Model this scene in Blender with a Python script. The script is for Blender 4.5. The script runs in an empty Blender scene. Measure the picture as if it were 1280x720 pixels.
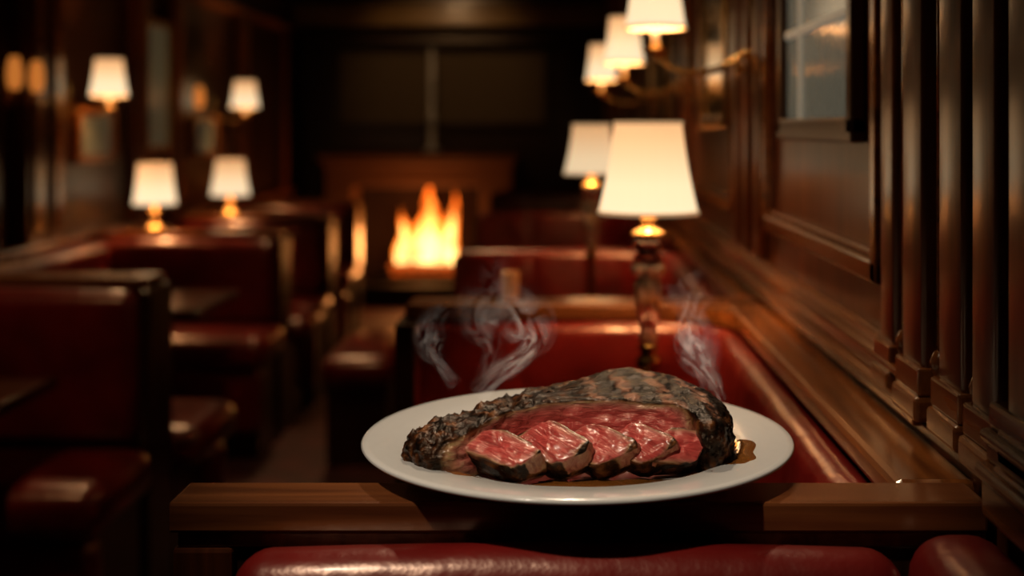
import bpy, bmesh, math, random
from mathutils import Vector, Matrix, noise
random.seed(4)
D=bpy.data; C=bpy.context
COL=C.scene.collection

# ---------------------------------------------------------------- materials
def newmat(name):
    m=D.materials.new(name); m.use_nodes=True
    nt=m.node_tree; b=nt.nodes['Principled BSDF']
    return m,nt,b
def N(nt,t,**kw):
    n=nt.nodes.new(t)
    for k,v in kw.items(): setattr(n,k,v)
    return n
def ramp(nt,stops):
    r=N(nt,'ShaderNodeValToRGB'); e=r.color_ramp.elements
    while len(e)<len(stops): e.new(0.5)
    for i,(p,c) in enumerate(stops):
        e[i].position=p; e[i].color=(c[0],c[1],c[2],1)
    return r
def wood(name,c1,c2,axis='Z',rough=0.3,sc=1.0,coat=0.4):
    m,nt,b=newmat(name)
    tc=N(nt,'ShaderNodeTexCoord'); mp=N(nt,'ShaderNodeMapping')
    s={'X':(2,30,30),'Y':(30,2,30),'Z':(30,30,2)}[axis]
    mp.inputs['Scale'].default_value=[v*sc for v in s]
    nz=N(nt,'ShaderNodeTexNoise'); nz.inputs['Scale'].default_value=1.6
    nz.inputs['Detail'].default_value=6; nz.inputs['Distortion'].default_value=0.6
    r=ramp(nt,[(0.3,c1),(0.7,c2)])
    nt.links.new(tc.outputs['Object'],mp.inputs[0]); nt.links.new(mp.outputs[0],nz.inputs[0])
    nt.links.new(nz.outputs[0],r.inputs[0]); nt.links.new(r.outputs[0],b.inputs['Base Color'])
    bp=N(nt,'ShaderNodeBump'); bp.inputs['Strength'].default_value=0.06; bp.inputs['Distance'].default_value=0.003
    nt.links.new(nz.outputs[0],bp.inputs['Height']); nt.links.new(bp.outputs[0],b.inputs['Normal'])
    b.inputs['Roughness'].default_value=rough
    b.inputs['Specular Tint'].default_value=(1,0.85,0.65,1)
    b.inputs['Coat Weight'].default_value=coat; b.inputs['Coat Roughness'].default_value=0.20
    b.inputs['Coat Tint'].default_value=(1,0.9,0.75,1)
    return m
def leather(name,c,rough=0.36):
    m,nt,b=newmat(name)
    tc=N(nt,'ShaderNodeTexCoord')
    v=N(nt,'ShaderNodeTexVoronoi'); v.inputs['Scale'].default_value=220
    nz=N(nt,'ShaderNodeTexNoise'); nz.inputs['Scale'].default_value=7; nz.inputs['Detail'].default_value=4
    r=ramp(nt,[(0.3,[x*0.6 for x in c]),(0.7,[x*1.25 for x in c])])
    nt.links.new(tc.outputs['Object'],v.inputs['Vector']); nt.links.new(tc.outputs['Object'],nz.inputs['Vector'])
    nt.links.new(nz.outputs[0],r.inputs[0]); nt.links.new(r.outputs[0],b.inputs['Base Color'])
    bp=N(nt,'ShaderNodeBump'); bp.inputs['Strength'].default_value=0.12; bp.inputs['Distance'].default_value=0.001
    b2=N(nt,'ShaderNodeBump'); b2.inputs['Strength'].default_value=0.45; b2.inputs['Distance'].default_value=0.02
    nt.links.new(nz.outputs[0],b2.inputs['Height']); nt.links.new(b2.outputs[0],bp.inputs['Normal'])
    nt.links.new(v.outputs['Distance'],bp.inputs['Height']); nt.links.new(bp.outputs[0],b.inputs['Normal'])
    b.inputs['Roughness'].default_value=rough
    b.inputs['Specular IOR Level'].default_value=0.95
    b.inputs['Specular Tint'].default_value=(1,0.72,0.55,1)
    b.inputs['Coat Weight'].default_value=0.2; b.inputs['Coat Roughness'].default_value=0.18
    return m
def plain(name,c,rough=0.5,metal=0,emit=None,es=0,var=1.0,**kw):
    m,nt,b=newmat(name)
    nz=N(nt,'ShaderNodeTexNoise'); nz.inputs['Scale'].default_value=25
    r=ramp(nt,[(0.3,[x*(1-0.15*var) for x in c]),(0.7,[min(1,x*(1+0.1*var)) for x in c])])
    nt.links.new(nz.outputs[0],r.inputs[0]); nt.links.new(r.outputs[0],b.inputs['Base Color'])
    b.inputs['Roughness'].default_value=rough; b.inputs['Metallic'].default_value=metal
    if emit:
        b.inputs['Emission Color'].default_value=(*emit,1); b.inputs['Emission Strength'].default_value=es
    for k,v in kw.items(): b.inputs[k].default_value=v
    return m
DK=(0.014,0.004,0.0016)
W_Z=wood('mahogany_vertical',(0.040,0.009,0.0025),(0.135,0.032,0.008),'Z',0.32)
W_Y=wood('mahogany_rail',(0.080,0.022,0.0055),(0.27,0.090,0.020),'Y',0.26,coat=0.55)
W_X=wood('mahogany_ledge',(0.090,0.026,0.009),(0.22,0.072,0.022),'X',0.27,coat=0.5)
W_D=wood('dark_walnut',DK,(0.036,0.010,0.0035),'Z',0.38)
W_DX=wood('dark_walnut_table',(0.03,0.010,0.005),(0.08,0.027,0.012),'X',0.2,coat=0.5)
W_P=wood('panel_veneer',(0.062,0.014,0.004),(0.155,0.040,0.011),'Z',0.40,0.6)
L_R=leather('oxblood_leather',(0.160,0.007,0.006),0.32)
L_B=leather('red_leather',(0.142,0.006,0.005),0.29)
BR=plain('aged_brass',(0.62,0.36,0.12),0.25,1.0)
BLK=plain('black_iron',(0.01,0.009,0.008),0.5,0.6)
STONE=plain('mantel_stone',(0.15,0.065,0.028),0.6)
SOOT=plain('firebox_brick',(0.014,0.005,0.003),0.9)
CEIL=plain('ceiling_paint',(0.028,0.014,0.008),0.8)
WHITE=plain('glazed_porcelain',(0.73,0.71,0.66),0.18,var=0.1)
WHITE.node_tree.nodes['Principled BSDF'].inputs['Coat Weight'].default_value=0.4

def carpet():
    m,nt,b=newmat('patterned_carpet')
    tc=N(nt,'ShaderNodeTexCoord'); v=N(nt,'ShaderNodeTexVoronoi'); v.inputs['Scale'].default_value=5
    r=ramp(nt,[(0.1,(0.09,0.009,0.006)),(0.6,(0.035,0.004,0.003))])
    nt.links.new(tc.outputs['Object'],v.inputs['Vector']); nt.links.new(v.outputs['Distance'],r.inputs[0])
    nt.links.new(r.outputs[0],b.inputs['Base Color']); b.inputs['Roughness'].default_value=0.7
    return m
CARPET=carpet()
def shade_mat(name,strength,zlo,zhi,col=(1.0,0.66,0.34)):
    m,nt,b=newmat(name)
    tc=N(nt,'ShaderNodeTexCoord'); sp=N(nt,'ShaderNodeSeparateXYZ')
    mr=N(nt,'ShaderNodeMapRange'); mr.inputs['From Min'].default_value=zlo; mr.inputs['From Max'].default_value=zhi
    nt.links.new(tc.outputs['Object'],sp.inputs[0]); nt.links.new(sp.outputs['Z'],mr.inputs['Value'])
    r=ramp(nt,[(0.0,(1,0.74,0.46)),(0.3,(1,0.72,0.42)),(0.65,(0.90,0.50,0.23)),(1.0,(0.62,0.27,0.09))])  # bulb glow painted as emission, darker towards the top
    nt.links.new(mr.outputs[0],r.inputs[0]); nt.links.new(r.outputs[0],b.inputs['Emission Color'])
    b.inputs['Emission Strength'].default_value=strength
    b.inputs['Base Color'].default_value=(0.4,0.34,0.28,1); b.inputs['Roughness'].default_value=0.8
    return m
def glass(name,c=(1,0.95,0.9),rough=0.02):
    m,nt,b=newmat(name)
    b.inputs['Base Color'].default_value=(*c,1); b.inputs['Transmission Weight'].default_value=0.85
    b.inputs['Roughness'].default_value=rough; b.inputs['IOR'].default_value=1.6
    return m
CRYSTAL=glass('cut_crystal',(1,0.96,0.92),0.04)

# ---------------------------------------------------------------- geometry helpers
def empty(name,loc=(0,0,0)):
    e=D.objects.new(name,None); e.location=loc; COL.objects.link(e); return e
def put(ob,parent):
    COL.objects.link(ob)
    if parent is not None:
        ob.parent=parent
        ob.matrix_parent_inverse=Matrix.Translation(-Vector(parent.location))
    return ob
def meshobj(name,verts,faces,mat,parent=None,smooth=True):
    me=D.meshes.new(name); me.from_pydata([tuple(v) for v in verts],[],faces); me.update()
    if isinstance(mat,(list,tuple)):
        for m in mat: me.materials.append(m)
    elif mat: me.materials.append(mat)
    if smooth:
        for p in me.polygons: p.use_smooth=True
    ob=D.objects.new(name,me); put(ob,parent); return ob
def box(name,x0,x1,y0,y1,z0,z1,mat,parent=None,bev=0.004,seg=2):
    bm=bmesh.new(); bmesh.ops.create_cube(bm,size=1)
    for v in bm.verts:
        v.co=Vector(((x0+x1)/2+v.co.x*(x1-x0),(y0+y1)/2+v.co.y*(y1-y0),(z0+z1)/2+v.co.z*(z1-z0)))
    b=min(bev,0.45*min(x1-x0,y1-y0,z1-z0))
    if b>0: bmesh.ops.bevel(bm,geom=bm.edges[:],offset=b,segments=seg,profile=0.5,affect='EDGES')
    me=D.meshes.new(name); bm.to_mesh(me); bm.free(); me.materials.append(mat)
    for p in me.polygons: p.use_smooth = seg>2
    return put(D.objects.new(name,me),parent)
def cushion(name,x0,x1,y0,y1,z0,z1,mat,parent=None,r=0.05,puff=0.015):
    ob=box(name,x0,x1,y0,y1,z0,z1,mat,parent,bev=r,seg=6)
    bm=bmesh.new(); bm.from_mesh(ob.data)
    bmesh.ops.subdivide_edges(bm,edges=[e for e in bm.edges if e.calc_length()>0.12],cuts=6,use_grid_fill=True)
    c=Vector(((x0+x1)/2,(y0+y1)/2,(z0+z1)/2)); h=Vector(((x1-x0)/2,(y1-y0)/2,(z1-z0)/2))
    for v in bm.verts:
        q=[(v.co[i]-c[i])/h[i] for i in range(3)]
        for i in range(3):
            j,k=(i+1)%3,(i+2)%3
            f=max(0,1-q[j]**2)*max(0,1-q[k]**2)
            v.co[i]+=q[i]*puff*f
    bm.to_mesh(ob.data); bm.free()
    for p in ob.data.polygons: p.use_smooth=True
    return ob
def lathe(name,prof,cx,cy,mat,parent=None,seg=48,flute=0,fl=0.0,smooth=True):
    V=[];F=[]
    n=len(prof)
    for i,(r,z) in enumerate(prof):
        for j in range(seg):
            a=2*math.pi*j/seg; rr=r*(1+(fl*math.cos(flute*a) if flute else 0))
            V.append((cx+rr*math.cos(a),cy+rr*math.sin(a),z))
    for i in range(n-1):
        for j in range(seg):
            k=(j+1)%seg
            F.append((i*seg+j,i*seg+k,(i+1)*seg+k,(i+1)*seg+j))
    return meshobj(name,V,F,mat,parent,smooth)
def tube(name,pts,r,mat,parent=None,cyc=False):
    cu=D.curves.new(name,'CURVE'); cu.dimensions='3D'; cu.bevel_depth=r; cu.bevel_resolution=4
    s=cu.splines.new('BEZIER'); s.bezier_points.add(len(pts)-1)
    for p,bp in zip(pts,s.bezier_points):
        bp.co=p; bp.handle_left_type=bp.handle_right_type='AUTO'
    cu.use_fill_caps=True
    cu.materials.append(mat)
    return put(D.objects.new(name,cu),parent)
def sweep(name,path,prof,mat,parent=None,seam=0,seamd=0.006):
    V=[];F=[];n=len(prof); dist=0
    for i,p in enumerate(path):
        a=Vector(path[max(0,i-1)]); b=Vector(path[min(len(path)-1,i+1)])
        t=(b-a).normalized(); nn=Vector((-t.y,t.x))
        if i: dist+=(Vector(p)-Vector(path[i-1])).length
        k=0
        if seam:
            ph=(dist/seam)%1; k=math.exp(-((min(ph,1-ph))*seam/0.008)**2)
        for (o,z) in prof:
            oo=o+seamd*k*(1 if o<-0.02 else 0)
            V.append((p[0]+nn.x*oo,p[1]+nn.y*oo,z))
    for i in range(len(path)-1):
        for j in range(n-1):
            F.append((i*n+j,i*n+j+1,(i+1)*n+j+1,(i+1)*n+j))
    F.append(tuple(range(n))); F.append(tuple(reversed(range((len(path)-1)*n,len(path)*n))))
    return meshobj(name,V,F,mat,parent)
def point(name,loc,power,col=(1,0.62,0.30),size=0.03,parent=None):
    l=D.lights.new(name,'POINT'); l.energy=power; l.color=col; l.shadow_soft_size=size
    o=D.objects.new(name,l); o.location=loc; return put(o,parent)

# ---------------------------------------------------------------- room shell
XR=0.40; XL=-2.30; YB=10.45; YF=-1.6; ZC=2.72
box('floor',XL-0.1,XR+0.1,YF-0.1,YB+0.1,-0.1,0,CARPET,bev=0)
box('ceiling',XL-0.1,XR+0.1,YF-0.1,YB+0.1,ZC,ZC+0.1,CEIL,bev=0)
box('wall_left',XL-0.1,XL,YF,YB,0,ZC,W_D,bev=0)
box('wall_right',XR,XR+0.1,YF,YB,0,ZC,W_P,bev=0)
box('wall_back',XL,XR,YB,YB+0.1,0,ZC,W_D,bev=0)
box('wall_front',XL,XR,YF-0.1,YF,0,ZC,W_D,bev=0)
e=empty('ceiling_beams')
for i,y in enumerate((2.6,5.2,7.8)): box('beam_%d'%i,XL,XR,y,y+0.16,ZC-0.14,ZC-0.001,W_D,e)

# right wall panelling
t1=empty('trim_1')
def vround(y,r,z0,z1,x=0.392,mat=W_Z,nm='reed'):
    lathe(nm,[(0,z0),(r,z0),(r,z1),(0,z1)],x,y,mat,t1,24)
box('wainscot_board',0.382,XR-0.0005,-1.5,YB-0.3,0.0,1.14,W_Z,t1)
for k,(xa,z0,z1) in enumerate([(0.372,1.135,1.150),(0.364,1.150,1.158),(0.376,1.158,1.176),(0.368,1.176,1.186),(0.384,1.186,1.20)]):
    box('chair_rail_%d'%k,xa,XR-0.0005,1.24,YB-0.3,z0,z1,W_Y,t1,bev=0.003)
box('pilaster_board',0.386,XR-0.0005,0.55,1.40,1.14,ZC-0.01,W_P,t1,bev=0.003)
for (a,b,xa) in ((1.325,1.385,0.376),(1.20,1.275,0.370),(1.085,1.16,0.372),(0.985,1.05,0.366),(0.86,0.955,0.362),(0.70,0.82,0.366)):
    box('pilaster',xa,XR-0.0005,a,b,1.20,ZC-0.005,W_Z,t1,bev=0.008,seg=4)
    box('pilaster_foot',xa-0.006,XR-0.0005,a-0.004,b+0.004,1.176,1.205,W_Y,t1,bev=0.003)
    box('pilaster_foot_lip',xa-0.010,XR-0.0005,a-0.006,b+0.006,1.150,1.176,W_Y,t1,bev=0.005)
for y in (1.30,1.18,1.067,0.97,0.84):
    vround(y,0.010,1.20,ZC-0.005,0.388,W_Y,'bead')
    lathe('bead_drop',[(0,1.195),(0.006,1.197),(0.009,1.205),(0.011,1.215),(0.007,1.225),(0,1.23)],0.382,y,W_Y,t1,16)
for k,(xa,z0,z1) in enumerate([(0.352,1.126,1.16),(0.346,1.16,1.172),(0.356,1.172,1.19),(0.350,1.19,1.20),(0.358,1.20,1.222)]):
    box('plinth_%d'%k,xa,XR-0.0005,0.60,0.985,z0,z1,W_Y,t1,bev=0.004)
def panel(y0,y1,z0,z1):
    w=0.028
    for nm,a in (('frame_bot',(y0,y1,z0,z0+w)),('frame_top',(y0,y1,z1-w,z1)),('frame_near',(y0,y0+w,z0,z1)),('frame_far',(y1-w,y1,z0,z1))):
        box(nm,0.380,XR-0.0005,a[0],a[1],a[2],a[3],W_Y,t1,bev=0.004)
    for nm,a in (('bead_bot',(y0+w,y1-w,z0+w,z0+w+0.01)),('bead_near',(y0+w,y0+w+0.01,z0+w,z1-w)),('bead_far',(y1-w-0.01,y1-w,z0+w,z1-w))):
        box(nm,0.388,XR-0.0005,a[0],a[1],a[2],a[3],W_X,t1,bev=0.003)
panel(1.42,2.22,1.26,2.5)
yy=2.62
while yy<9.4:
    panel(yy,yy+0.95,1.26,2.5)
    yy+=1.35
for y in (2.28,2.42,2.55,3.64,3.90,4.99,5.25,6.34,6.6,7.69,7.95):
    box('stile',0.378,XR-0.0005,y-0.03,y+0.03,1.2,ZC-0.005,W_Z,t1,bev=0.008,seg=4)

# small framed window in the first panel
w=empty('window_1')
GL=plain('frosted_pane_glow',(0.16,0.16,0.13),0.15,0,emit=(0.42,0.45,0.36),es=0.10)  # weak emission stands in for light reflected in the glass
CUR=plain('ledge_paint_glow',(0.45,0.42,0.34),0.6,0,emit=(0.7,0.68,0.55),es=0.14)  # weak emission makes the glazing bars look lit
box('pane',0.391,XR-0.0008,1.55,2.03,1.46,2.3,GL,w,bev=0)
box('frame_1',0.378,XR-0.0006,1.53,1.56,1.44,2.32,W_D,w)
box('frame_2',0.378,XR-0.0006,2.02,2.05,1.44,2.32,W_D,w)
box('frame_3',0.378,XR-0.0006,1.53,2.05,1.43,1.465,W_D,w)
box('frame_4',0.378,XR-0.0006,1.53,2.05,2.30,2.33,W_D,w)
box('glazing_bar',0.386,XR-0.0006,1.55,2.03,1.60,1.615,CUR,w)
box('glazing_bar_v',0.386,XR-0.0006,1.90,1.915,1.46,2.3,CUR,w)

MIR=plain('antique_mirror',(0.5,0.42,0.3),0.12,1.0)
for nm,(a,b) in (('wall_mirror',(2.75,3.15)),('wall_mirror',(4.2,4.9))):
    m=empty(nm)
    box('glass',0.386,XR-0.0008,a,b,1.48,2.0,MIR,m,bev=0)
    for q in ((a-0.03,a,1.45,2.03),(b,b+0.03,1.45,2.03),(a,b,1.45,1.48),(a,b,2.0,2.03)):
        box('frame',0.377,XR-0.0006,q[0],q[1],q[2],q[3],BR,m)

# left wall panelling
t2=empty('trim_2')
box('dado',XL+0.0005,XL+0.03,-1.5,YB-0.3,0,0.90,W_D,t2)
box('dado_rail',XL+0.0005,XL+0.07,-1.5,YB-0.3,0.90,0.95,W_Y,t2,bev=0.01)
box('picture_rail',XL+0.0005,XL+0.06,-1.5,YB-0.3,2.25,2.31,W_Y,t2,bev=0.01)
for y in (3.6,4.95,5.15,6.25,6.85,8.3,9.5):
    box('pilaster',XL+0.0005,XL+0.06,y,y+0.17,0.95,2.25,W_Z,t2,bev=0.008)
    box('pilaster_fillet',XL+0.06,XL+0.075,y+0.05,y+0.12,1.0,2.2,W_Y,t2,bev=0.006)
PIC=plain('old_print',(0.16,0.17,0.12),0.3,0,emit=(0.35,0.36,0.22),es=0.045)  # slight emission makes the print look lit
for (a,b,z0,z1) in ((5.55,5.95,1.32,1.52),(6.45,6.8,1.35,2.02),(7.3,7.7,1.3,1.5)):
    m=empty('framed_picture')
    box('print',XL+0.01,XL+0.03,a,b,z0,z1,PIC,m,bev=0)
    for q in ((a-0.04,a,z0-0.04,z1+0.04),(b,b+0.04,z0-0.04,z1+0.04),(a,b,z0-0.04,z0),(a,b,z1,z1+0.04)):
        box('frame',XL+0.001,XL+0.05,q[0],q[1],q[2],q[3],BR if z1>1.9 else W_Y,m)

# back wall joinery
t3=empty('trim_3')
GOLD=wood('gilded_oak',(0.18,0.10,0.026),(0.38,0.22,0.065),'X',0.4)
box('cornice',XL+0.001,XR-0.02,YB-0.35,YB-0.001,2.33,2.45,GOLD,t3,bev=0.015)
box('cornice_lip',XL+0.001,XR-0.02,YB-0.42,YB-0.001,2.45,2.50,GOLD,t3,bev=0.01)
box('cornice_under',XL+0.001,XR-0.02,YB-0.28,YB-0.001,2.18,2.25,W_D,t3)
for x in (-2.28,-0.05):
    box('back_pilaster',x,x+0.2,YB-0.12,YB-0.001,0,2.18,W_D,t3)
OL=plain('olive_panel_cloth',(0.12,0.072,0.024),0.7)
m=empty('wall_screen')
box('cloth',-1.95,-0.12,YB-0.05,YB-0.001,1.50,2.14,OL,m)
for x in (-1.98,-1.13,-0.14): box('stile',x,x+0.04,YB-0.07,YB-0.001,1.47,2.16,W_D,m)
box('rail_low',-1.98,-0.1,YB-0.07,YB-0.001,1.45,1.50,W_D,m)
m=empty('pewter_candlestick')
PEW=plain('pewter',(0.55,0.5,0.42),0.35,0.2)
lathe('stick',[(0,1.25),(0.07,1.25),(0.07,1.27),(0.02,1.3),(0.028,1.42),(0.02,1.5),(0.045,1.53),(0.02,1.56),(0.026,1.8),(0.024,2.12),(0,2.13)],-1.09,10.0,PEW,m,24)

# ---------------------------------------------------------------- fireplace
fp=empty('fireplace')
box('breast',-1.98,-0.36,10.15,YB-0.08,0,1.24,W_D,fp)
box('mantel_shelf',-2.0,-0.35,9.62,10.15,1.19,1.248,STONE,fp,bev=0.012)
box('mantel_cornice',-1.97,-0.38,9.68,10.15,1.13,1.19,STONE,fp,bev=0.02)
box('frieze',-1.95,-0.40,9.74,10.15,0.96,1.13,STONE,fp,bev=0.01)
box('leg_left',-1.95,-1.72,9.74,10.15,0,0.96,STONE,fp,bev=0.01)
box('leg_right',-0.66,-0.42,9.74,10.15,0,0.96,STONE,fp,bev=0.01)
box('firebox_back',-1.72,-0.66,10.10,10.15,0,0.96,SOOT,fp)
box('hearth',-1.98,-0.38,9.45,10.10,0,0.18,BLK,fp,bev=0.01)
g=empty('fire_grate')
for i in range(9): box('bar',-1.50+i*0.09,-1.485+i*0.09,9.72,9.735,0.20,0.29,BLK,g)
box('bar_top',-1.53,-0.74,9.715,9.74,0.275,0.29,BLK,g); box('bar_low',-1.53,-0.74,9.715,9.98,0.20,0.22,BLK,g)
for x in (-1.5,-0.78): box('foot',x,x+0.02,9.72,9.98,0.181,0.22,BLK,g)
BARK=plain('charred_log',(0.05,0.02,0.01),0.9,0,emit=(1,0.12,0.01),es=0.5)
lg=empty('firewood_logs')
for i,(xa,ya,za,xb,yb,zb,r) in enumerate([(-1.42,9.80,0.27,-0.86,9.84,0.27,0.05),(-1.4,9.92,0.27,-0.84,9.93,0.28,0.05),(-1.34,9.86,0.35,-0.92,9.88,0.34,0.045)]):
    tube('log_%d'%i,[(xa,ya,za),((xa+xb)/2,(ya+yb)/2+0.01,(za+zb)/2+0.01),(xb,yb,zb)],r,BARK,lg)
def flame_mat(name,c0,c1,s):
    m=D.materials.new(name); m.use_nodes=True; nt=m.node_tree; nt.nodes.clear()
    o=N(nt,'ShaderNodeOutputMaterial'); em=N(nt,'ShaderNodeEmission'); tr=N(nt,'ShaderNodeBsdfTransparent'); mx=N(nt,'ShaderNodeMixShader')
    tc=N(nt,'ShaderNodeTexCoord'); sp=N(nt,'ShaderNodeSeparateXYZ'); mr=N(nt,'ShaderNodeMapRange')
    mr.inputs['From Min'].default_value=0.3; mr.inputs['From Max'].default_value=0.95
    nz=N(nt,'ShaderNodeTexNoise'); nz.inputs['Scale'].default_value=6
    r=ramp(nt,[(0,c0),(0.8,c1)])
    mr2=N(nt,'ShaderNodeMapRange'); mr2.inputs['From Min'].default_value=0.38; mr2.inputs['From Max'].default_value=0.62
    mr2.inputs['To Min'].default_value=0.15; mr2.inputs['To Max'].default_value=0.95
    L=nt.links.new
    L(tc.outputs['Object'],sp.inputs[0]); L(sp.outputs['Z'],mr.inputs['Value']); L(mr.outputs[0],r.inputs[0])
    L(tc.outputs['Object'],nz.inputs['Vector']); L(nz.outputs[0],mr2.inputs['Value'])
    L(r.outputs[0],em.inputs['Color']); em.inputs['Strength'].default_value=s
    L(mr2.outputs[0],mx.inputs[0]); L(tr.outputs[0],mx.inputs[1]); L(em.outputs[0],mx.inputs[2]); L(mx.outputs[0],o.inputs[0])
    return m
FO=flame_mat('flame_outer',(1,0.22,0.02),(1,0.14,0.01),3.2); FI=flame_mat('flame_core',(1,0.58,0.18),(1,0.36,0.05),5.0)
fi=empty('fire')
def flame(x,y,z,h,w,mat,seed):
    V=[];F=[];n=18;seg=20
    for i in range(n+1):
        t=i/n; r=w*(math.sin(math.pi*min(1,t*0.85+0.15))**0.8)*(1-t**2.2)
        ox=0.35*w*t*math.sin(3.5*t*2+seed)+0.1*h*t*math.sin(seed*1.7); oy=0.2*w*t*math.cos(5*t+seed)
        for j in range(seg):
            a=2*math.pi*j/seg; rr=r*(1+0.25*noise.noise((math.cos(a)*1.3+seed,math.sin(a)*1.3,t*3)))
            V.append((x+ox+rr*math.cos(a),y+oy+rr*0.6*math.sin(a),z+h*t))
    for i in range(n):
        for j in range(seg):
            k=(j+1)%seg; F.append((i*seg+j,i*seg+k,(i+1)*seg+k,(i+1)*seg+j))
    meshobj('flame',V,F,mat,fi)
for (dx,h,w) in [(-0.20,0.44,0.07),(-0.13,0.52,0.08),(-0.05,0.56,0.09),(0.03,0.70,0.10),(0.11,0.77,0.11),(0.18,0.66,0.09),(0.23,0.46,0.06)]:
    flame(-1.13+dx,9.86,0.28,h,w,FO,dx*31+3)
    flame(-1.13+dx,9.83,0.28,h*0.80,w*0.68,FI,dx*31+3)
point('fire_light',(-1.13,9.55,0.50),20,(1,0.32,0.08),0.15,fi)

# ---------------------------------------------------------------- lamps
def shade(nm,cx,cy,zb,zt,rb,rt,mat,parent,trim=WHITE):
    n=10; pr=[]
    for i in range(n+1):
        t=i/n; r=rb+(rt-rb)*t-0.05*(rb-rt)*math.sin(math.pi*t)*2
        pr.append((r,zb+(zt-zb)*t))
    pr+= [(r-0.002,z) for r,z in reversed(pr)]
    lathe(nm,pr,cx,cy,mat,parent,64,16,0.006)
    for r,z in ((rb+0.001,zb),(rt+0.001,zt)):
        lathe(nm+'_binding',[(r-0.003,z-0.003),(r+0.0015,z-0.003),(r+0.0015,z+0.003),(r-0.003,z+0.003),(r-0.003,z-0.003)],cx,cy,trim,parent,64)
BIND=plain('shade_binding',(0.6,0.42,0.22),0.7,0,emit=(1,0.6,0.3),es=0.35)
GARNET=plain('garnet_glass',(0.07,0.012,0.008),0.12); GARNET.node_tree.nodes['Principled BSDF'].inputs['Coat Weight'].default_value=1
def crystal_lamp(cx,cy,zt,k,power,zbase,es):
    L=empty('table_lamp',(cx,cy,zbase))
    zb=zt-0.152*k
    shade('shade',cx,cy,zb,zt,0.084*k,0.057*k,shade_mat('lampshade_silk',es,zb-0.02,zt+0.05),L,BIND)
    z=lambda d: zb-d*k
    lathe('neck',[(0,z(-0.03)),(0.007*k,z(-0.03)),(0.007*k,z(0.0)),(0.012*k,z(0.005)),(0.015*k,z(0.015)),(0.010*k,z(0.024)),(0.020*k,z(0.030)),(0.030*k,z(0.034)),(0.030*k,z(0.040)),(0.016*k,z(0.044)),(0,z(0.044))],cx,cy,BR,L)
    lathe('collar',[(0,z(0.044)),(0.024*k,z(0.045)),(0.027*k,z(0.055)),(0.024*k,z(0.064)),(0.017*k,z(0.068)),(0.025*k,z(0.074)),(0.026*k,z(0.084)),(0,z(0.086))],cx,cy,GARNET,L)
    lathe('crystal_column',[(0,z(0.086)),(0.024*k,z(0.087)),(0.028*k,z(0.094)),(0.026*k,z(0.104)),(0.018*k,z(0.112)),(0.022*k,z(0.125)),(0.021*k,z(0.15)),(0.017*k,z(0.18)),(0.013*k,z(0.205)),(0.016*k,z(0.213)),(0.013*k,z(0.222)),(0,z(0.223))],cx,cy,CRYSTAL,L,32,8,0.08,False)
    lathe('rod',[(0.003*k,z(0.086)),(0.003*k,z(0.223))],cx,cy,BR,L,12)
    a=z(0.223); b=zbase+0.0015
    lathe('base',[(0,a),(0.014*k,a),(0.018*k,a-0.008),(0.012*k,a-0.016),(0.020*k,a-0.024),(0.024*k,a-0.034),(0.014*k,a-0.045),(0.011*k,b+0.07),(0.016*k,b+0.05),(0.03*k,b+0.03),(0.06*k,b+0.018),(0.065*k,b+0.01),(0.065*k,b),(0,b)],cx,cy,BR,L)
    point('bulb',(cx,cy,(zb+zt)/2),power,(1,0.56,0.24),0.02*k,L)
crystal_lamp(0.150,2.00,1.459,1.0,5,0.78,1.2)
crystal_lamp(0.088,3.30,1.459,0.90,4,0.78,0.85)
def brass_lamp(cx,cy,zbase,zb,zt,rb,rt,power,es):
    L=empty('table_lamp',(cx,cy,zbase))
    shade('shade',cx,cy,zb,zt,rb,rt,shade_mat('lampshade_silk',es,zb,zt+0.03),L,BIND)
    b=zbase+0.0015; h=zb-b
    lathe('base',[(0,b),(0.07,b),(0.07,b+0.012),(0.03,b+0.025),(0.014,b+0.04),(0.012,b+h*0.5),(0.026,b+h*0.6),(0.026,b+h*0.68),(0.010,b+h*0.8),(0.010,zb+0.03),(0,zb+0.03)],cx,cy,BR,L)
    point('bulb',(cx,cy,(zb+zt)/2),power,(1,0.52,0.22),0.03,L)
brass_lamp(-1.95,5.66,0.955,1.085,1.275,0.10,0.078,7,1.2)
brass_lamp(-1.868,6.66,0.955,1.070,1.270,0.108,0.078,7,1.05)

def sconce(wx,sx,y,zc,wd,h,power,es,side):
    S=empty('wall_sconce',(wx,y,zc))
    zb=zc-h/2; zt=zc+h/2
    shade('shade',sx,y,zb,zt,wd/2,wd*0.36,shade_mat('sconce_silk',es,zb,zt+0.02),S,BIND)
    lathe('candle_tube',[(0,zb-0.045),(0.009,zb-0.045),(0.009,zb+0.02),(0,zb+0.02)],sx,y,WHITE,S,16)
    lathe('cup',[(0,zb-0.065),(0.012,zb-0.062),(0.028,zb-0.048),(0.03,zb-0.044),(0.012,zb-0.044),(0,zb-0.044)],sx,y,BR,S,24)
    tube('arm',[(sx,y,zb-0.06),(sx+(wx-sx)*0.3,y,zb-0.09),(sx+(wx-sx)*0.65,y,zb-0.085),(wx,y,zb-0.05)],0.007,BR,S)
    s=0.012*side
    box('backplate',min(wx,wx+s),max(wx,wx+s),y-0.03,y+0.03,zb-0.13,zb+0.06,BR,S,bev=0.005)
    lathe('finial',[(0,zb-0.10),(0.008,zb-0.095),(0.012,zb-0.085),(0.005,zb-0.07),(0,zb-0.06)],wx-0.02*side,y,BR,S,16)
    point('bulb',(sx,y,zc),power,(1,0.52,0.21),0.02,S)
for (x,y,z) in ((0.194,2.39,1.722),(0.194,3.56,1.715),(0.163,4.62,1.707)):
    sconce(0.385,x,y,z,0.122,0.136,5.5,1.15,1)
sconce(XL+0.012,-2.11,5.5,1.686,0.17,0.17,9,1.2,-1)
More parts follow.
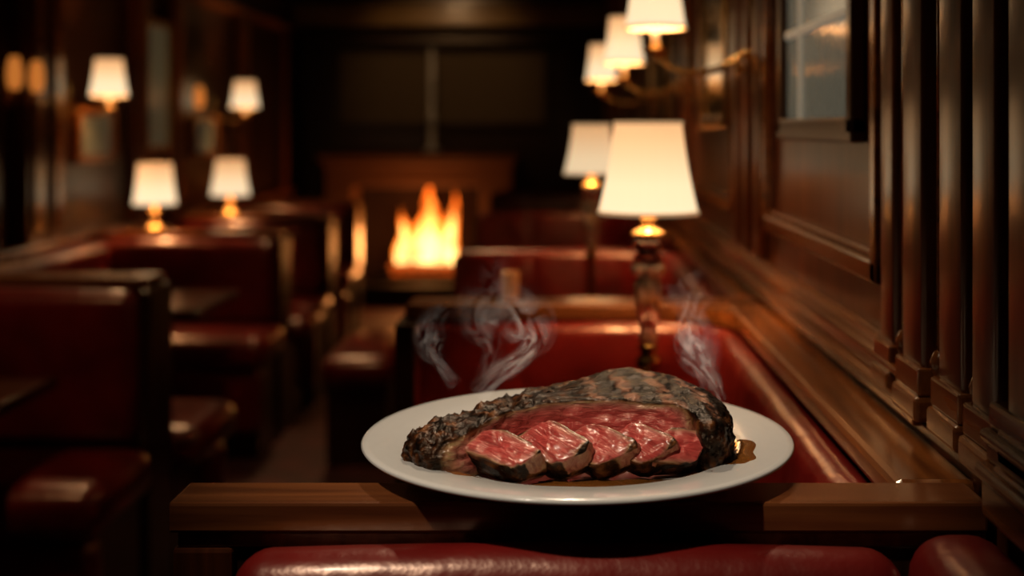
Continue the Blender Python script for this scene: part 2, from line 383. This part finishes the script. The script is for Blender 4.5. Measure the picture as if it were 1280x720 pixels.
sconce(XL+0.012,-2.09,7.8,1.673,0.185,0.175,9,1.1,-1)
AM=plain('amber_reflection',(0.7,0.25,0.05),0.3,0,emit=(1,0.30,0.05),es=0.5)
def sconce_reflection(x,y,z):  # warm sconce reflections, stood in for by added glowing fixtures
    S=empty('sconce_reflection',(x,y,z))
    lathe('reflection_glow',[(0,z-0.06),(0.02,z-0.06),(0.030,z-0.02),(0.028,z+0.03),(0.018,z+0.07),(0,z+0.07)],x,y,AM,S,24)
    tube('arm',[(x,y,z-0.06),(x-0.05,y,z-0.10),(XL+0.01,y,z-0.08)],0.007,BR,S)
    box('backplate',XL+0.001,XL+0.012,y-0.03,y+0.03,z-0.13,z,BR,S)
sconce_reflection(-2.18,4.70,1.665); sconce_reflection(-2.18,4.90,1.66); sconce_reflection(-2.14,6.98,1.63)

# unseen ceiling spots: first two light the plate, the rest added as fill
def unseen_spot(x,y,power,target,ang=50,size=0.05,col=(1,0.60,0.29)):
    S=empty('unseen_ceiling_spot',(x,y,ZC))
    lathe('ring',[(0.045,ZC-0.001),(0.06,ZC-0.001),(0.062,ZC-0.008),(0.045,ZC-0.012),(0.045,ZC-0.001)],x,y,BR,S,32)
    l=D.lights.new('spot','SPOT'); l.energy=power; l.color=col; l.spot_size=math.radians(ang); l.spot_blend=0.8; l.shadow_soft_size=size
    o=D.objects.new('spot',l); o.location=(x,y,ZC-0.03)
    o.rotation_euler=(Vector(target)-Vector((x,y,ZC-0.03))).to_track_quat('-Z','Y').to_euler()
    put(o,S)
unseen_spot(-0.55,0.40,66,(0.0,1.10,1.12),26,0.03,(1,0.83,0.66))
unseen_spot(0.0,2.2,52,(0.03,1.2,1.15),24,0.03,(1,0.78,0.56))
unseen_spot(-0.25,1.7,30,(0.38,1.7,1.15),46,0.04)
unseen_spot(-1.75,4.85,60,(-1.65,3.3,0.6),45,0.04)
unseen_spot(-1.55,2.35,26,(-1.6,3.15,0.5),42,0.04)
unseen_spot(-1.3,6.4,60,(-1.6,5.2,0.6),50,0.05)
unseen_spot(-0.3,4.4,24,(0.0,3.2,0.9),55,0.05)
unseen_spot(-1.0,8.6,24,(-1.0,10.3,1.95),65,0.1)
unseen_spot(-0.1,2.9,18,(0.1,2.0,1.0),50,0.04)
unseen_spot(-1.0,4.2,20,(-0.9,5.4,0.2),50,0.06)

# ---------------------------------------------------------------- foreground divider (ledge)
dv=empty('booth_divider')
box('ledge_cap',-0.34,0.372,1.020,1.080,1.098,1.125,W_X,dv,bev=0.003)
box('ledge_fillet',-0.334,0.372,1.026,1.078,1.084,1.098,W_Y,dv,bev=0.002)
box('divider_core',-0.325,0.372,1.032,1.074,0.0,1.085,W_D,dv)
box('end_post',-0.338,-0.285,1.024,1.078,0.0,1.084,W_Z,dv,bev=0.004)
box('serving_shelf',-0.11,0.14,1.078,1.275,1.103,1.125,W_X,dv,bev=0.003)
box('shelf_bracket',0.0,0.03,1.074,1.24,1.03,1.103,W_D,dv)
bk=empty('banquette')
cushion('backrest',-0.272,0.286,0.952,1.018,0.58,1.095,L_R,bk,r=0.03,puff=0.006)
cushion('side_backrest',0.292,0.378,0.2,1.016,0.58,1.108,L_R,bk,r=0.035,puff=0.006)
cushion('seat',-0.272,0.29,0.50,0.95,0.36,0.48,L_R,bk,r=0.04)
box('seat_base',-0.272,0.29,0.56,0.95,0,0.36,W_D,bk)

# ---------------------------------------------------------------- booth behind the ledge, U shaped
b1=empty('leather_booth')
box('rear_core',-0.29,0.38,2.20,2.25,0,1.095,W_D,b1)
box('rear_cap',-0.285,0.38,2.165,2.275,1.095,1.125,W_X,b1,bev=0.006)
box('rear_end_post',-0.30,-0.262,2.13,2.26,0,1.094,W_D,b1)
def boothpath(xl,yr,xs,y0,R=0.16):
    p=[]
    x=xl
    while x<xs-R: p.append((x,yr)); x+=0.012
    for i in range(16):
        a=math.pi/2*(1-i/15); p.append((xs-R+R*math.cos(a),yr-R+R*math.sin(a)))
    y=yr-R
    while y>y0: y-=0.012; p.append((xs,y))
    return p
def backprof(zt,thick=0.07,z0=0.5):
    pr=[]
    pr.append((0.0,zt-0.03))
    for i in range(9):
        a=math.pi*i/8; pr.append((-(thick*0.5)+thick*0.5*math.cos(a),zt-0.03+0.03*math.sin(a)))
    for z,o in ((zt-0.08,-thick-0.008),(zt-0.16,-thick-0.016),(zt-0.3,-thick-0.02),(zt-0.45,-thick-0.03),(z0,-thick-0.03)): pr.append((o,z))
    pr.append((0,z0))
    return pr
P=boothpath(-0.262,2.195,0.325,1.085)
sweep('backrest',P,backprof(1.094,0.055),L_B,b1,seam=0.19,seamd=0.003)
box('wall_cap',0.308,0.384,1.08,2.2,1.095,1.125,W_Y,b1,bev=0.008)
n=14
cor=[(0.384,2.17)]+[(0.325-0.16+0.15*math.cos(math.pi/2*(1-i/n)),2.17-0.15+0.15*math.sin(math.pi/2*(1-i/n))) for i in range(n+1)]
V=[(x,y,1.122) for x,y in cor]+[(x,y,1.096) for x,y in cor]; m_=len(cor)
F=[tuple(range(m_))[::-1],tuple(range(m_,2*m_))]+[(i,(i+1)%m_,m_+(i+1)%m_,m_+i) for i in range(m_)]
meshobj('corner_board',V,F,W_Y,b1,False)
cushion('seat',-0.25,0.25,1.70,2.12,0.36,0.50,L_B,b1,r=0.04)
box('seat_base',-0.25,0.25,1.75,2.15,0,0.36,W_D,b1)
tb=empty('dining_table')
box('top',-0.22,0.22,1.42,2.08,0.745,0.78,W_DX,tb,bev=0.008)
lathe('pedestal',[(0,0.745),(0.06,0.745),(0.035,0.70),(0.035,0.08),(0.16,0.03),(0.17,0.001),(0,0.001)],0.0,1.58,BLK,tb,32)

def right_booth(y,xl,zt,ynear,cap=False):
    b=empty('leather_booth')
    box('core',xl-0.02,0.38,y,y+0.05,0,zt-0.03,W_D,b)
    sweep('backrest',boothpath(xl,y-0.003,0.36,ynear,0.2),backprof(zt,0.07),L_B,b,seam=0.22,seamd=0.004)
    cushion('seat',xl-0.02,0.27,y-0.55,y-0.11,0.36,0.50,L_B,b,r=0.05)
    box('seat_base',xl+0.02,0.27,y-0.5,y-0.11,0,0.36,W_D,b)
    box('wall_cap',0.34,0.383,ynear,y,zt+0.002,zt+0.03,W_Y,b,bev=0.006)
right_booth(3.52,-0.30,1.092,2.30)
right_booth(5.05,-0.34,1.092,3.62)
right_booth(6.7,-0.38,1.092,5.15)
t=empty('dining_table')
box('top',-0.25,0.25,2.72,3.38,0.745,0.78,W_DX,t,bev=0.008)
lathe('pedestal',[(0,0.745),(0.06,0.745),(0.035,0.70),(0.035,0.08),(0.16,0.03),(0.17,0.001),(0,0.001)],0.0,2.85,BLK,t,32)

b=empty('leather_bench')
cushion('seat',-1.02,-0.72,5.0,5.75,0.34,0.47,L_R,b,r=0.05); box('base',-1.0,-0.74,5.03,5.72,0,0.34,W_D,b)

# ---------------------------------------------------------------- left booths
def left_booth(y,xr,zt,seat_front=True,wallback=None,seat_behind=True,name='leather_booth'):
    b=empty(name)
    x0=XL+0.075
    box('core',x0,xr,y,y+0.06,0,zt-0.03,W_D,b)
    box('cap',x0,xr+0.02,y-0.04,y+0.10,zt-0.03,zt,W_X,b,bev=0.008)
    box('end_panel',xr,xr+0.035,y-0.09,y+0.12,0,zt-0.031,W_D,b,bev=0.01)
    cushion('backrest',x0,xr-0.002,y-0.12,y-0.001,0.53,zt-0.035,L_B,b,r=0.045,puff=0.01)
    cushion('seat',x0,xr+0.06,y-0.56,y-0.125,0.40,0.54,L_B,b,r=0.05,puff=0.012)
    cushion('seat_front',x0,xr+0.04,y-0.53,y-0.44,0.12,0.395,L_R,b,r=0.03,puff=0.006)
    box('seat_base',x0,xr+0.02,y-0.44,y-0.125,0,0.395,W_D,b)
    if seat_behind:
        cushion('backrest_rear',x0,xr-0.002,y+0.061,y+0.17,0.53,zt-0.035,L_B,b,r=0.045,puff=0.01)
        cushion('seat_rear',x0,xr+0.10,y+0.175,y+0.62,0.38,0.51,L_B,b,r=0.06,puff=0.012)
        cushion('seat_rear_front',x0,xr+0.07,y+0.45,y+0.59,0.1,0.375,L_R,b,r=0.04,puff=0.006)
        box('seat_rear_base',x0,xr+0.02,y+0.175,y+0.45,0,0.375,W_D,b)
    if wallback:
        cushion('wall_backrest',x0,x0+0.13,wallback,y-0.13,0.55,zt-0.03,L_B,b,r=0.045,puff=0.01)
left_booth(3.50,-1.225,1.01)
left_booth(5.62,-1.345,0.955,wallback=4.25)
left_booth(6.62,-1.315,0.955,seat_behind=False)
left_booth(8.0,-1.40,0.955,seat_behind=False)
def left_table(xr,y0,y1):
    t=empty('dining_table')
    box('top',-2.15,xr,y0,y1,0.725,0.76,W_DX,t,bev=0.008)
    lathe('pedestal',[(0,0.725),(0.06,0.725),(0.035,0.68),(0.035,0.08),(0.12,0.03),(0.13,0.001),(0,0.001)],(-2.15+xr)/2,min(y1-0.36,(y0+y1)/2-0.02),BLK,t,32)
left_table(-1.40,2.62,3.28)
left_table(-1.37,4.45,5.02)

# votive candle on the rear cap
v=empty('votive_candle',(-0.094,2.235,1.125))
AMB=plain('amber_votive',(0.35,0.10,0.025),0.15,0,emit=(1,0.30,0.06),es=0.10)
WAX=plain('candle_wax',(0.7,0.4,0.2),0.5,0,emit=(1,0.40,0.10),es=0.25)
lathe('holder',[(0,1.1265),(0.014,1.1265),(0.016,1.130),(0.0155,1.140),(0.0185,1.168),(0.0185,1.178),(0.0165,1.178),(0.0150,1.145),(0,1.143)],-0.094,2.235,AMB,v,32)
lathe('wax',[(0,1.144),(0.013,1.144),(0.014,1.160),(0,1.161)],-0.094,2.235,WAX,v,24)
lathe('candle_flame',[(0,1.160),(0.0025,1.163),(0.003,1.167),(0.0015,1.173),(0,1.177)],-0.094,2.235,FI,v,12)

# ---------------------------------------------------------------- plate
PX,PY,PZ=0.017,1.160,1.1255
PROF=[(0,0.008),(0.125,0.008),(0.140,0.010),(0.150,0.015),(0.158,0.0185),(0.18,0.0205),(0.203,0.0235),(0.2085,0.0232)]
def plate_z(r):
    for (a,za),(b,zb) in zip(PROF,PROF[1:]):
        if r<=b: return PZ+za+(zb-za)*(r-a)/(b-a)
    return PZ+0.0232
pl=lathe('dinner_plate',[(r,PZ+z) for r,z in PROF]+[(0.2105,PZ+0.0212),(0.2090,PZ+0.019),(0.200,PZ+0.0165),(0.16,PZ+0.011),(0.138,PZ+0.004),(0.128,PZ+0.001),(0.124,PZ),(0.118,PZ),(0.116,PZ+0.002),(0,PZ+0.002)],PX,PY,WHITE,None,160)

# ---------------------------------------------------------------- steak
def meat():
    m,nt,b=newmat('seared_beef'); L=nt.links.new
    at=N(nt,'ShaderNodeAttribute'); at.attribute_name='done'
    gt=N(nt,'ShaderNodeAttribute'); gt.attribute_name='grill'
    fa=N(nt,'ShaderNodeAttribute'); fa.attribute_name='fib'
    tc=N(nt,'ShaderNodeTexCoord')
    mp=N(nt,'ShaderNodeMapping'); mp.inputs['Scale'].default_value=(0.05,0.24,0.12)
    mp.inputs['Rotation'].default_value=(0,0,0.40)
    fb=N(nt,'ShaderNodeTexNoise'); fb.inputs['Scale'].default_value=1.0; fb.inputs['Detail'].default_value=5; fb.inputs['Distortion'].default_value=0.8
    L(fa.outputs['Vector'],mp.inputs[0]); L(mp.outputs[0],fb.inputs['Vector'])
    n2=N(nt,'ShaderNodeTexNoise'); n2.inputs['Scale'].default_value=40; n2.inputs['Detail'].default_value=5
    L(tc.outputs['Object'],n2.inputs['Vector'])
    ad=N(nt,'ShaderNodeMath',operation='MULTIPLY_ADD'); ad.inputs[1].default_value=0.40
    sb=N(nt,'ShaderNodeMath',operation='SUBTRACT'); sb.inputs[1].default_value=0.20
    L(n2.outputs[0],ad.inputs[0]); L(at.outputs['Fac'],ad.inputs[2]); L(ad.outputs[0],sb.inputs[0])
    r=ramp(nt,[(0.0,(0.56,0.070,0.060)),(0.28,(0.53,0.095,0.075)),(0.50,(0.47,0.16,0.11)),(0.68,(0.36,0.17,0.085)),(0.82,(0.13,0.048,0.016)),(0.96,(0.020,0.008,0.004))])
    L(sb.outputs[0],r.inputs[0])
    fr=ramp(nt,[(0.32,(0.58,0.42,0.42)),(0.48,(0.95,0.9,0.9)),(0.60,(1.1,1.25,1.2)),(0.72,(1.35,2.2,1.9))])
    L(fb.outputs[0],fr.inputs[0])
    mx=N(nt,'ShaderNodeMix',data_type='RGBA',blend_type='MULTIPLY'); mx.inputs[0].default_value=0.9
    L(r.outputs[0],mx.inputs[6]); L(fr.outputs[0],mx.inputs[7])
    n3=N(nt,'ShaderNodeTexNoise'); n3.inputs['Scale'].default_value=75; n3.inputs['Detail'].default_value=7
    L(tc.outputs['Object'],n3.inputs['Vector'])
    cr=ramp(nt,[(0.42,(0.004,0.002,0.001)),(0.54,(0.028,0.008,0.002)),(0.64,(0.13,0.040,0.009)),(0.76,(0.28,0.11,0.03))])
    L(n3.outputs[0],cr.inputs[0])
    ms=N(nt,'ShaderNodeMapRange'); ms.inputs['From Min'].default_value=0.78; ms.inputs['From Max'].default_value=0.91
    L(sb.outputs[0],ms.inputs['Value'])
    hd=N(nt,'ShaderNodeMapRange'); hd.inputs['From Min'].default_value=0.92; hd.inputs['From Max'].default_value=0.98
    L(at.outputs['Fac'],hd.inputs['Value'])
    mxm=N(nt,'ShaderNodeMath',operation='MAXIMUM'); L(ms.outputs[0],mxm.inputs[0]); L(hd.outputs[0],mxm.inputs[1])
    CM=mxm.outputs[0]
    m2=N(nt,'ShaderNodeMix',data_type='RGBA'); L(CM,m2.inputs[0]); L(mx.outputs[2],m2.inputs[6]); L(cr.outputs[0],m2.inputs[7])
    g1=N(nt,'ShaderNodeMapping'); g1.inputs['Rotation'].default_value=(0,0,math.radians(-10))
    L(tc.outputs['Object'],g1.inputs[0])
    wv=N(nt,'ShaderNodeTexWave'); wv.inputs['Scale'].default_value=10.0; wv.inputs['Distortion'].default_value=2.2; wv.inputs['Detail'].default_value=3; wv.inputs['Detail Scale'].default_value=3.0
    L(g1.outputs[0],wv.inputs['Vector'])
    gr=ramp(nt,[(0.48,(0.003,0.002,0.0015)),(0.68,(0.085,0.026,0.011)),(0.98,(0.27,0.115,0.065))])
    L(wv.outputs['Fac'],gr.inputs[0])
    gm=N(nt,'ShaderNodeMix',data_type='RGBA',blend_type='MULTIPLY'); gm.inputs[0].default_value=1.0
    gn=ramp(nt,[(0.40,(0.06,0.04,0.035)),(0.60,(1.3,1.3,1.3))]); L(n3.outputs[0],gn.inputs[0]); L(gr.outputs[0],gm.inputs[6]); L(gn.outputs[0],gm.inputs[7])
    m3=N(nt,'ShaderNodeMix',data_type='RGBA'); L(gt.outputs['Fac'],m3.inputs[0]); L(m2.outputs[2],m3.inputs[6]); L(gm.outputs[2],m3.inputs[7])
    L(m3.outputs[2],b.inputs['Base Color'])
    bp=N(nt,'ShaderNodeBump'); bp.inputs['Strength'].default_value=0.8; bp.inputs['Distance'].default_value=0.002
    b2=N(nt,'ShaderNodeBump'); b2.inputs['Distance'].default_value=0.0035
    bs=N(nt,'ShaderNodeMapRange'); bs.inputs['To Min'].default_value=0.22; bs.inputs['To Max'].default_value=1.0
    L(CM,bs.inputs['Value']); L(bs.outputs[0],b2.inputs['Strength'])
    L(fb.outputs[0],bp.inputs['Height']); L(n3.outputs[0],b2.inputs['Height']); L(bp.outputs[0],b2.inputs['Normal']); L(b2.outputs[0],b.inputs['Normal'])
    rr=N(nt,'ShaderNodeMapRange'); rr.inputs['To Min'].default_value=0.30; rr.inputs['To Max'].default_value=0.36
    L(CM,rr.inputs['Value']); L(rr.outputs[0],b.inputs['Roughness'])
    sl=N(nt,'ShaderNodeMapRange'); sl.inputs['To Min'].default_value=0.55; sl.inputs['To Max'].default_value=0.30
    L(CM,sl.inputs['Value']); L(sl.outputs[0],b.inputs['Specular IOR Level'])
    cw=N(nt,'ShaderNodeMapRange'); cw.inputs['To Min'].default_value=0.35; cw.inputs['To Max'].default_value=0.0
    L(CM,cw.inputs['Value']); L(cw.outputs[0],b.inputs['Coat Weight']); b.inputs['Coat Roughness'].default_value=0.18
    b.inputs['Specular Tint'].default_value=(1,0.72,0.5,1)
    b.inputs['Subsurface Weight'].default_value=0.05; b.inputs['Subsurface Radius'].default_value=(0.006,0.002,0.001)
    return m
MEAT=meat()
ST=empty('sliced_ribeye_steak',(PX,PY,PZ+0.008))
ZP=PZ+0.0083
def setattr_(ob,name,vals,typ='FLOAT'):
    a=ob.data.attributes.new(name,typ,'POINT')
    a.data.foreach_set('value' if typ=='FLOAT' else 'vector',vals)
def catmull(pts,per):
    out=[];n=len(pts)
    for i in range(n):
        p0,p1,p2,p3=[Vector(pts[(i+k-1)%n][:2]) for k in range(4)]
        c1=pts[i][2]; c2=pts[(i+1)%n][2]
        for s in range(per):
            t=s/per
            q=0.5*((2*p1)+(p2-p0)*t+(2*p0-5*p1+4*p2-p3)*t*t+(3*p1-p0-3*p2+p3)*t**3)
            out.append((q.x,q.y,c1*(1-t)+c2*t))
    return out
# main uncut part; third value = 1 where the knife cut exposes the meat
OUT=[(138,-74,0),(146,-40,0),(143,2,0),(128,50,0),(100,90,0),(66,114,0),(34,110,0),(4,88,0),(-36,66,0),(-84,36,0),(-124,2,0),(-150,-38,0),(-158,-74,0),(-148,-98,0),(-130,-108,0),(-106,-100,0.5),(-76,-56,1),(-42,-36,1),(0,-30,1),(48,-34,1),(86,-46,1),(102,-66,0.5),(112,-92,0),(126,-96,0)]
ol=catmull(OUT,14)
A=Vector((-126,-55)); B=Vector((-20,22)); Cc=Vector((104,0))
def spine(p):
    best=None
    for a,b in ((A,B),(B,Cc)):
        t=max(0,min(1,(p-a).dot(b-a)/(b-a).length_squared)); q=a.lerp(b,t)
        if best is None or (q-p).length<(best-p).length: best=q
    return best
def ztop(x,y):
    t=max(0,min(1,(x+170)/200))
    t=t*t*(3-2*t)
    return 36+20*t+7*math.exp(-((x-62)/42)**2)*max(0,min(1,(y+20)/80))
V=[];F=[];done=[];grill=[];fib=[]
n=len(ol); rings=[]
for s in (0.12,0.5,1.0): rings.append(('b',s))
for k in range(1,28): rings.append(('s',k/28))
for s in (1.0,0.97,0.93,0.88,0.82,0.75,0.68,0.6,0.52,0.44,0.36,0.28,0.2,0.12,0.05,0.0): rings.append(('t',s))
for kind,s in rings:
    for (x,y,c) in ol:
        p=Vector((x,y)); q=spine(p)
        rough=1-c
        if kind=='b':
            r=q.lerp(p,s*0.97); z=0; d=1; g=0
        elif kind=='s':
            bul=math.sin(math.pi*s)
            k=0.97+0.07*bul*rough
            if s>0.75: k-=0.09*rough*((s-0.75)/0.25)**2
            k+= 0.34*c*(1-s)
            r=q.lerp(p,k)
            h=ztop(r.x,r.y)*(1-0.10*rough); z=h*s
            dd=(abs(2*s-1)**3.0)*0.95
            d=1*(1-c)+c*dd; g=0
        else:
            kk=s*(0.97-0.09*rough)
            r=q.lerp(p,kk)
            z=ztop(r.x,r.y)*(1-0.10*rough*s**5)
            d=1; g=max(0,min(1,(r.x+10)/35))
        nz=noise.fractal(Vector((r.x*0.03,r.y*0.03,z*0.05)),1.0,2.0,4)
        nz2=noise.fractal(Vector((r.x*0.12+9,r.y*0.12,z*0.12)),1.0,2.0,3)
        left=max(0,min(1,(-10-r.x)/60))
        if kind=='t': z+=nz*3.0+nz2*(1.3+3.6*left)
        if kind=='s':
            dr=(p-q).normalized() if (p-q).length>1e-3 else Vector((0,0))
            r=r+dr*(nz*(3.5*rough+2.5*c)+nz2*(3.8*rough+2.0*c)); z+=nz*3.0*s
        V.append((PX+r.x/1000,PY+r.y/1000,ZP+max(0,z)/1000)); done.append(d); grill.append(g); fib+=[r.x,z,r.y]
for i in range(len(rings)-1):
    for j in range(n):
        k=(j+1)%n; F.append((i*n+j,i*n+k,(i+1)*n+k,(i+1)*n+j))
mo=meshobj('main_cut',V,F,MEAT,ST); setattr_(mo,'done',done); setattr_(mo,'grill',grill); setattr_(mo,'fib',fib,'FLOAT_VECTOR')

def slab(name,cx,cy,width,hgt,t,tilt,yaw,seed,lift=0,roll=0):
    M=80; V=[];F=[];dn=[];fb=[]
    n_=Vector((math.sin(yaw)*math.cos(tilt),-math.cos(yaw)*math.cos(tilt),math.sin(tilt)))
    u_=Vector((math.cos(yaw),math.sin(yaw),0)); u_=(Matrix.Rotation(roll,3,n_)@u_)
    v_=n_.cross(u_)
    def outl(a):
        c,s=math.cos(a),math.sin(a); e=0.46
        x=math.copysign(abs(c)**e,c)*width/2; y=math.copysign(abs(s)**e,s)*hgt/2
        f=1+0.13*noise.noise(Vector((c*1.3+seed,s*1.3,seed)))
        y*=1-0.18*c*math.sin(seed*1.3)
        return x*f+y*0.50,y*f
    secs=[('f',s) for s in (0.0,0.1,0.2,0.3,0.4,0.5,0.6,0.7,0.78,0.85,0.91,0.96,1.0)]+[('s',k/11) for k in range(1,11)]+[('k',s) for s in (1.0,0.9,0.7,0.4,0.0)]
    for kind,s in secs:
        for j in range(M):
            a=2*math.pi*j/M; x,y=outl(a)
            if kind=='f': k=s; w=t/2*(1-0.08*s**8)+ 1.0*(1-s*s)
            elif kind=='k': k=s; w=-t/2
            else: k=1+0.03*math.sin(math.pi*s); w=t/2*0.92-(t*0.92)*s
            vv=abs(y*k)/(hgt/2); uu=abs(x*k)/(width/2)
            if kind!='s': d=max(vv**3*0.70, uu**7*0.55)
            else: d=0.70+0.30*min(1,s/0.30)
            if kind=='s' and s<0.8 and abs(x)>width*0.42: d=0.58
            q=u_*(x*k)+v_*(y*k)+n_*w
            nz=noise.fractal(q*0.05+Vector((seed*3,0,0)),1.0,2.0,4); nf=noise.fractal(q*0.2+Vector((0,seed,0)),1.0,2.0,3)
            q=q+n_*(nz*2.8+nf*0.8)+ (v_*nf*2.2 if kind=='s' else Vector((0,0,0)))
            V.append(q); dn.append(d); fb+=[x*k+seed*40,y*k*1.0,w]
    for i in range(len(secs)-1):
        for j in range(M):
            k=(j+1)%M; F.append((i*M+j,(i+1)*M+j,(i+1)*M+k,i*M+k))
    mz=min(v.z for v in V)
    V=[(PX+(v.x+cx)/1000,PY+(v.y+cy)/1000,ZP+(max(v.z,mz+1.5)-mz-1.5+lift)/1000) for v in V]
    o=meshobj(name,V,F,MEAT,ST); setattr_(o,'done',dn); setattr_(o,'grill',[0.0]*len(dn)); setattr_(o,'fib',fb,'FLOAT_VECTOR')
R=math.radians
slab('slice_1',90,-86,46,34,26,R(44),R(6),1.3,roll=R(-8))
slab('slice_2',58,-88,50,37,26,R(47),R(-22),2.9,roll=R(-18))
slab('slice_3',20,-90,56,38,26,R(50),R(-28),4.1,roll=R(-20))
slab('slice_4',-22,-92,60,38,27,R(52),R(-30),5.0,roll=R(-20))
slab('slice_5',-66,-101,66,32,27,R(55),R(-24),6.2,roll=R(-14))
JU=plain('pan_juices',(0.22,0.075,0.014),0.06)
JU.node_tree.nodes['Principled BSDF'].inputs['Coat Weight'].default_value=1.0
def pool(nm,cx,cy,rx,ry,sd):
    V=[];F=[];nr=6;jn=48
    for i in range(nr+1):
        for j in range(jn):
            a=2*math.pi*j/jn; r=(i/nr)*(1+0.35*noise.noise(Vector((math.cos(a)*1.5,math.sin(a)*1.5,sd))))
            x=cx+rx*r*math.cos(a); y=cy+ry*r*math.sin(a)
            V.append((PX+x,PY+y,plate_z(math.hypot(x,y))+0.0009*(1-(i/nr)**4)+0.0001))
    for i in range(nr):
        for j in range(jn):
            k=(j+1)%jn; F.append((i*jn+j,(i+1)*jn+j,(i+1)*jn+k,i*jn+k))
    meshobj(nm,V,F,JU,ST)
pool('juice_pool_1',0.147,-0.042,0.022,0.052,2.0)
pool('juice_pool_2',0.030,-0.112,0.085,0.012,5.0)
pool('juice_pool_3',-0.085,-0.118,0.030,0.009,7.0)

# ---------------------------------------------------------------- steam
def steam_mat():
    m=D.materials.new('steam_vapour'); m.use_nodes=True; nt=m.node_tree; nt.nodes.clear(); L=nt.links.new
    o=N(nt,'ShaderNodeOutputMaterial'); df=N(nt,'ShaderNodeBsdfDiffuse'); tl=N(nt,'ShaderNodeBsdfTranslucent'); em=N(nt,'ShaderNodeEmission')
    df.inputs[0].default_value=(0.9,0.88,0.88,1); tl.inputs[0].default_value=(0.9,0.88,0.88,1)
    em.inputs[0].default_value=(0.75,0.66,0.66,1); em.inputs[1].default_value=0.12  # slight glow added so the steam stays visible
    a1=N(nt,'ShaderNodeAddShader'); a2=N(nt,'ShaderNodeAddShader'); tr=N(nt,'ShaderNodeBsdfTransparent'); mx=N(nt,'ShaderNodeMixShader')
    L(df.outputs[0],a1.inputs[0]); L(tl.outputs[0],a1.inputs[1]); L(a1.outputs[0],a2.inputs[0]); L(em.outputs[0],a2.inputs[1])
    at=N(nt,'ShaderNodeAttribute'); at.attribute_name='dens'
    uv=N(nt,'ShaderNodeAttribute'); uv.attribute_name='flow'
    mp=N(nt,'ShaderNodeMapping'); mp.inputs['Scale'].default_value=(3.0,0.9,1)
    nz=N(nt,'ShaderNodeTexNoise'); nz.inputs['Scale'].default_value=1.0; nz.inputs['Detail'].default_value=2; nz.inputs['Distortion'].default_value=1.3
    L(uv.outputs['Vector'],mp.inputs[0]); L(mp.outputs[0],nz.inputs['Vector'])
    mr=N(nt,'ShaderNodeMapRange'); mr.inputs['From Min'].default_value=0.38; mr.inputs['From Max'].default_value=0.78; mr.inputs['To Max'].default_value=0.34
    L(nz.outputs[0],mr.inputs['Value'])
    mu=N(nt,'ShaderNodeMath',operation='MULTIPLY'); L(mr.outputs[0],mu.inputs[0]); L(at.outputs['Fac'],mu.inputs[1])
    L(mu.outputs[0],mx.inputs[0]); L(tr.outputs[0],mx.inputs[1]); L(a2.outputs[0],mx.inputs[2]); L(mx.outputs[0],o.inputs[0])
    return m
SM=steam_mat(); SE=empty('steam')
def wisp(pts,wid,seed,y=1.29,gain=1.0):
    n=70; m=16; V=[];F=[];dens=[];flow=[]
    P=[Vector((p[0],p[1])) for p in pts]
    def ev(t):
        f=t*(len(P)-1); i=min(int(f),len(P)-2); f-=i
        p0=P[max(0,i-1)];p1=P[i];p2=P[i+1];p3=P[min(len(P)-1,i+2)]
        return 0.5*((2*p1)+(p2-p0)*f+(2*p0-5*p1+4*p2-p3)*f*f+(3*p1-p0-3*p2+p3)*f**3)
    for i in range(n+1):
        t=i/n; c=ev(t); d=(ev(min(1,t+0.01))-ev(max(0,t-0.01)))
        d=d.normalized() if d.length>0 else Vector((0,1)); nr=Vector((-d.y,d.x))
        w=wid*(0.45+0.9*t)*(1+0.3*math.sin(t*9+seed))
        for j in range(m+1):
            u=j/m*2-1
            q=c+nr*u*w
            V.append((q.x,y+0.5*w*math.sin(u*2+t*5+seed)+0.03*t,q.y))
            dens.append(gain*(1-u*u)**1.5*math.sin(math.pi*min(1,t*0.95+0.05))**0.9)
            flow += [u*0.5+seed*3,t*4+seed,seed]
    for i in range(n):
        for j in range(m):
            F.append((i*(m+1)+j,i*(m+1)+j+1,(i+1)*(m+1)+j+1,(i+1)*(m+1)+j))
    o=meshobj('wisp',V,F,SM,SE); setattr_(o,'dens',dens)
    setattr_(o,'flow',flow,'FLOAT_VECTOR')
wisp([(-0.092,1.155),(-0.068,1.180),(-0.040,1.198),(-0.026,1.218),(-0.042,1.240),(-0.066,1.262)],0.024,1.0,1.29,1.6)
wisp([(-0.115,1.165),(-0.130,1.184),(-0.144,1.202),(-0.146,1.225),(-0.132,1.250)],0.017,2.3,1.30,0.7)
wisp([(-0.085,1.17),(-0.075,1.205),(-0.090,1.235),(-0.070,1.262),(-0.078,1.30)],0.030,3.1,1.31,0.5)
wisp([(0.176,1.155),(0.164,1.180),(0.148,1.200),(0.140,1.225),(0.146,1.250),(0.150,1.27)],0.020,4.4,1.27,1.9)
wisp([(0.160,1.165),(0.156,1.20),(0.150,1.23),(0.138,1.262),(0.130,1.285)],0.026,5.2,1.28,0.8)

# ---------------------------------------------------------------- world and camera
wd=D.worlds.new('dim_interior'); C.scene.world=wd; wd.use_nodes=True
wd.node_tree.nodes['Background'].inputs[0].default_value=(0.35,0.16,0.08,1); wd.node_tree.nodes['Background'].inputs[1].default_value=0.02
cam=D.cameras.new('camera'); co=D.objects.new('camera',cam); COL.objects.link(co); C.scene.camera=co
co.location=(0,0,1.45); co.rotation_euler=(math.radians(90),0,0)
cam.sensor_width=36; cam.lens=1470/1280*36
cam.shift_x=-60/1280; cam.shift_y=-200/1280
cam.clip_start=0.02
cam.dof.use_dof=True; cam.dof.focus_distance=1.09; cam.dof.aperture_fstop=2.7
C.scene.view_settings.view_transform='Standard'
C.scene.view_settings.look='None'
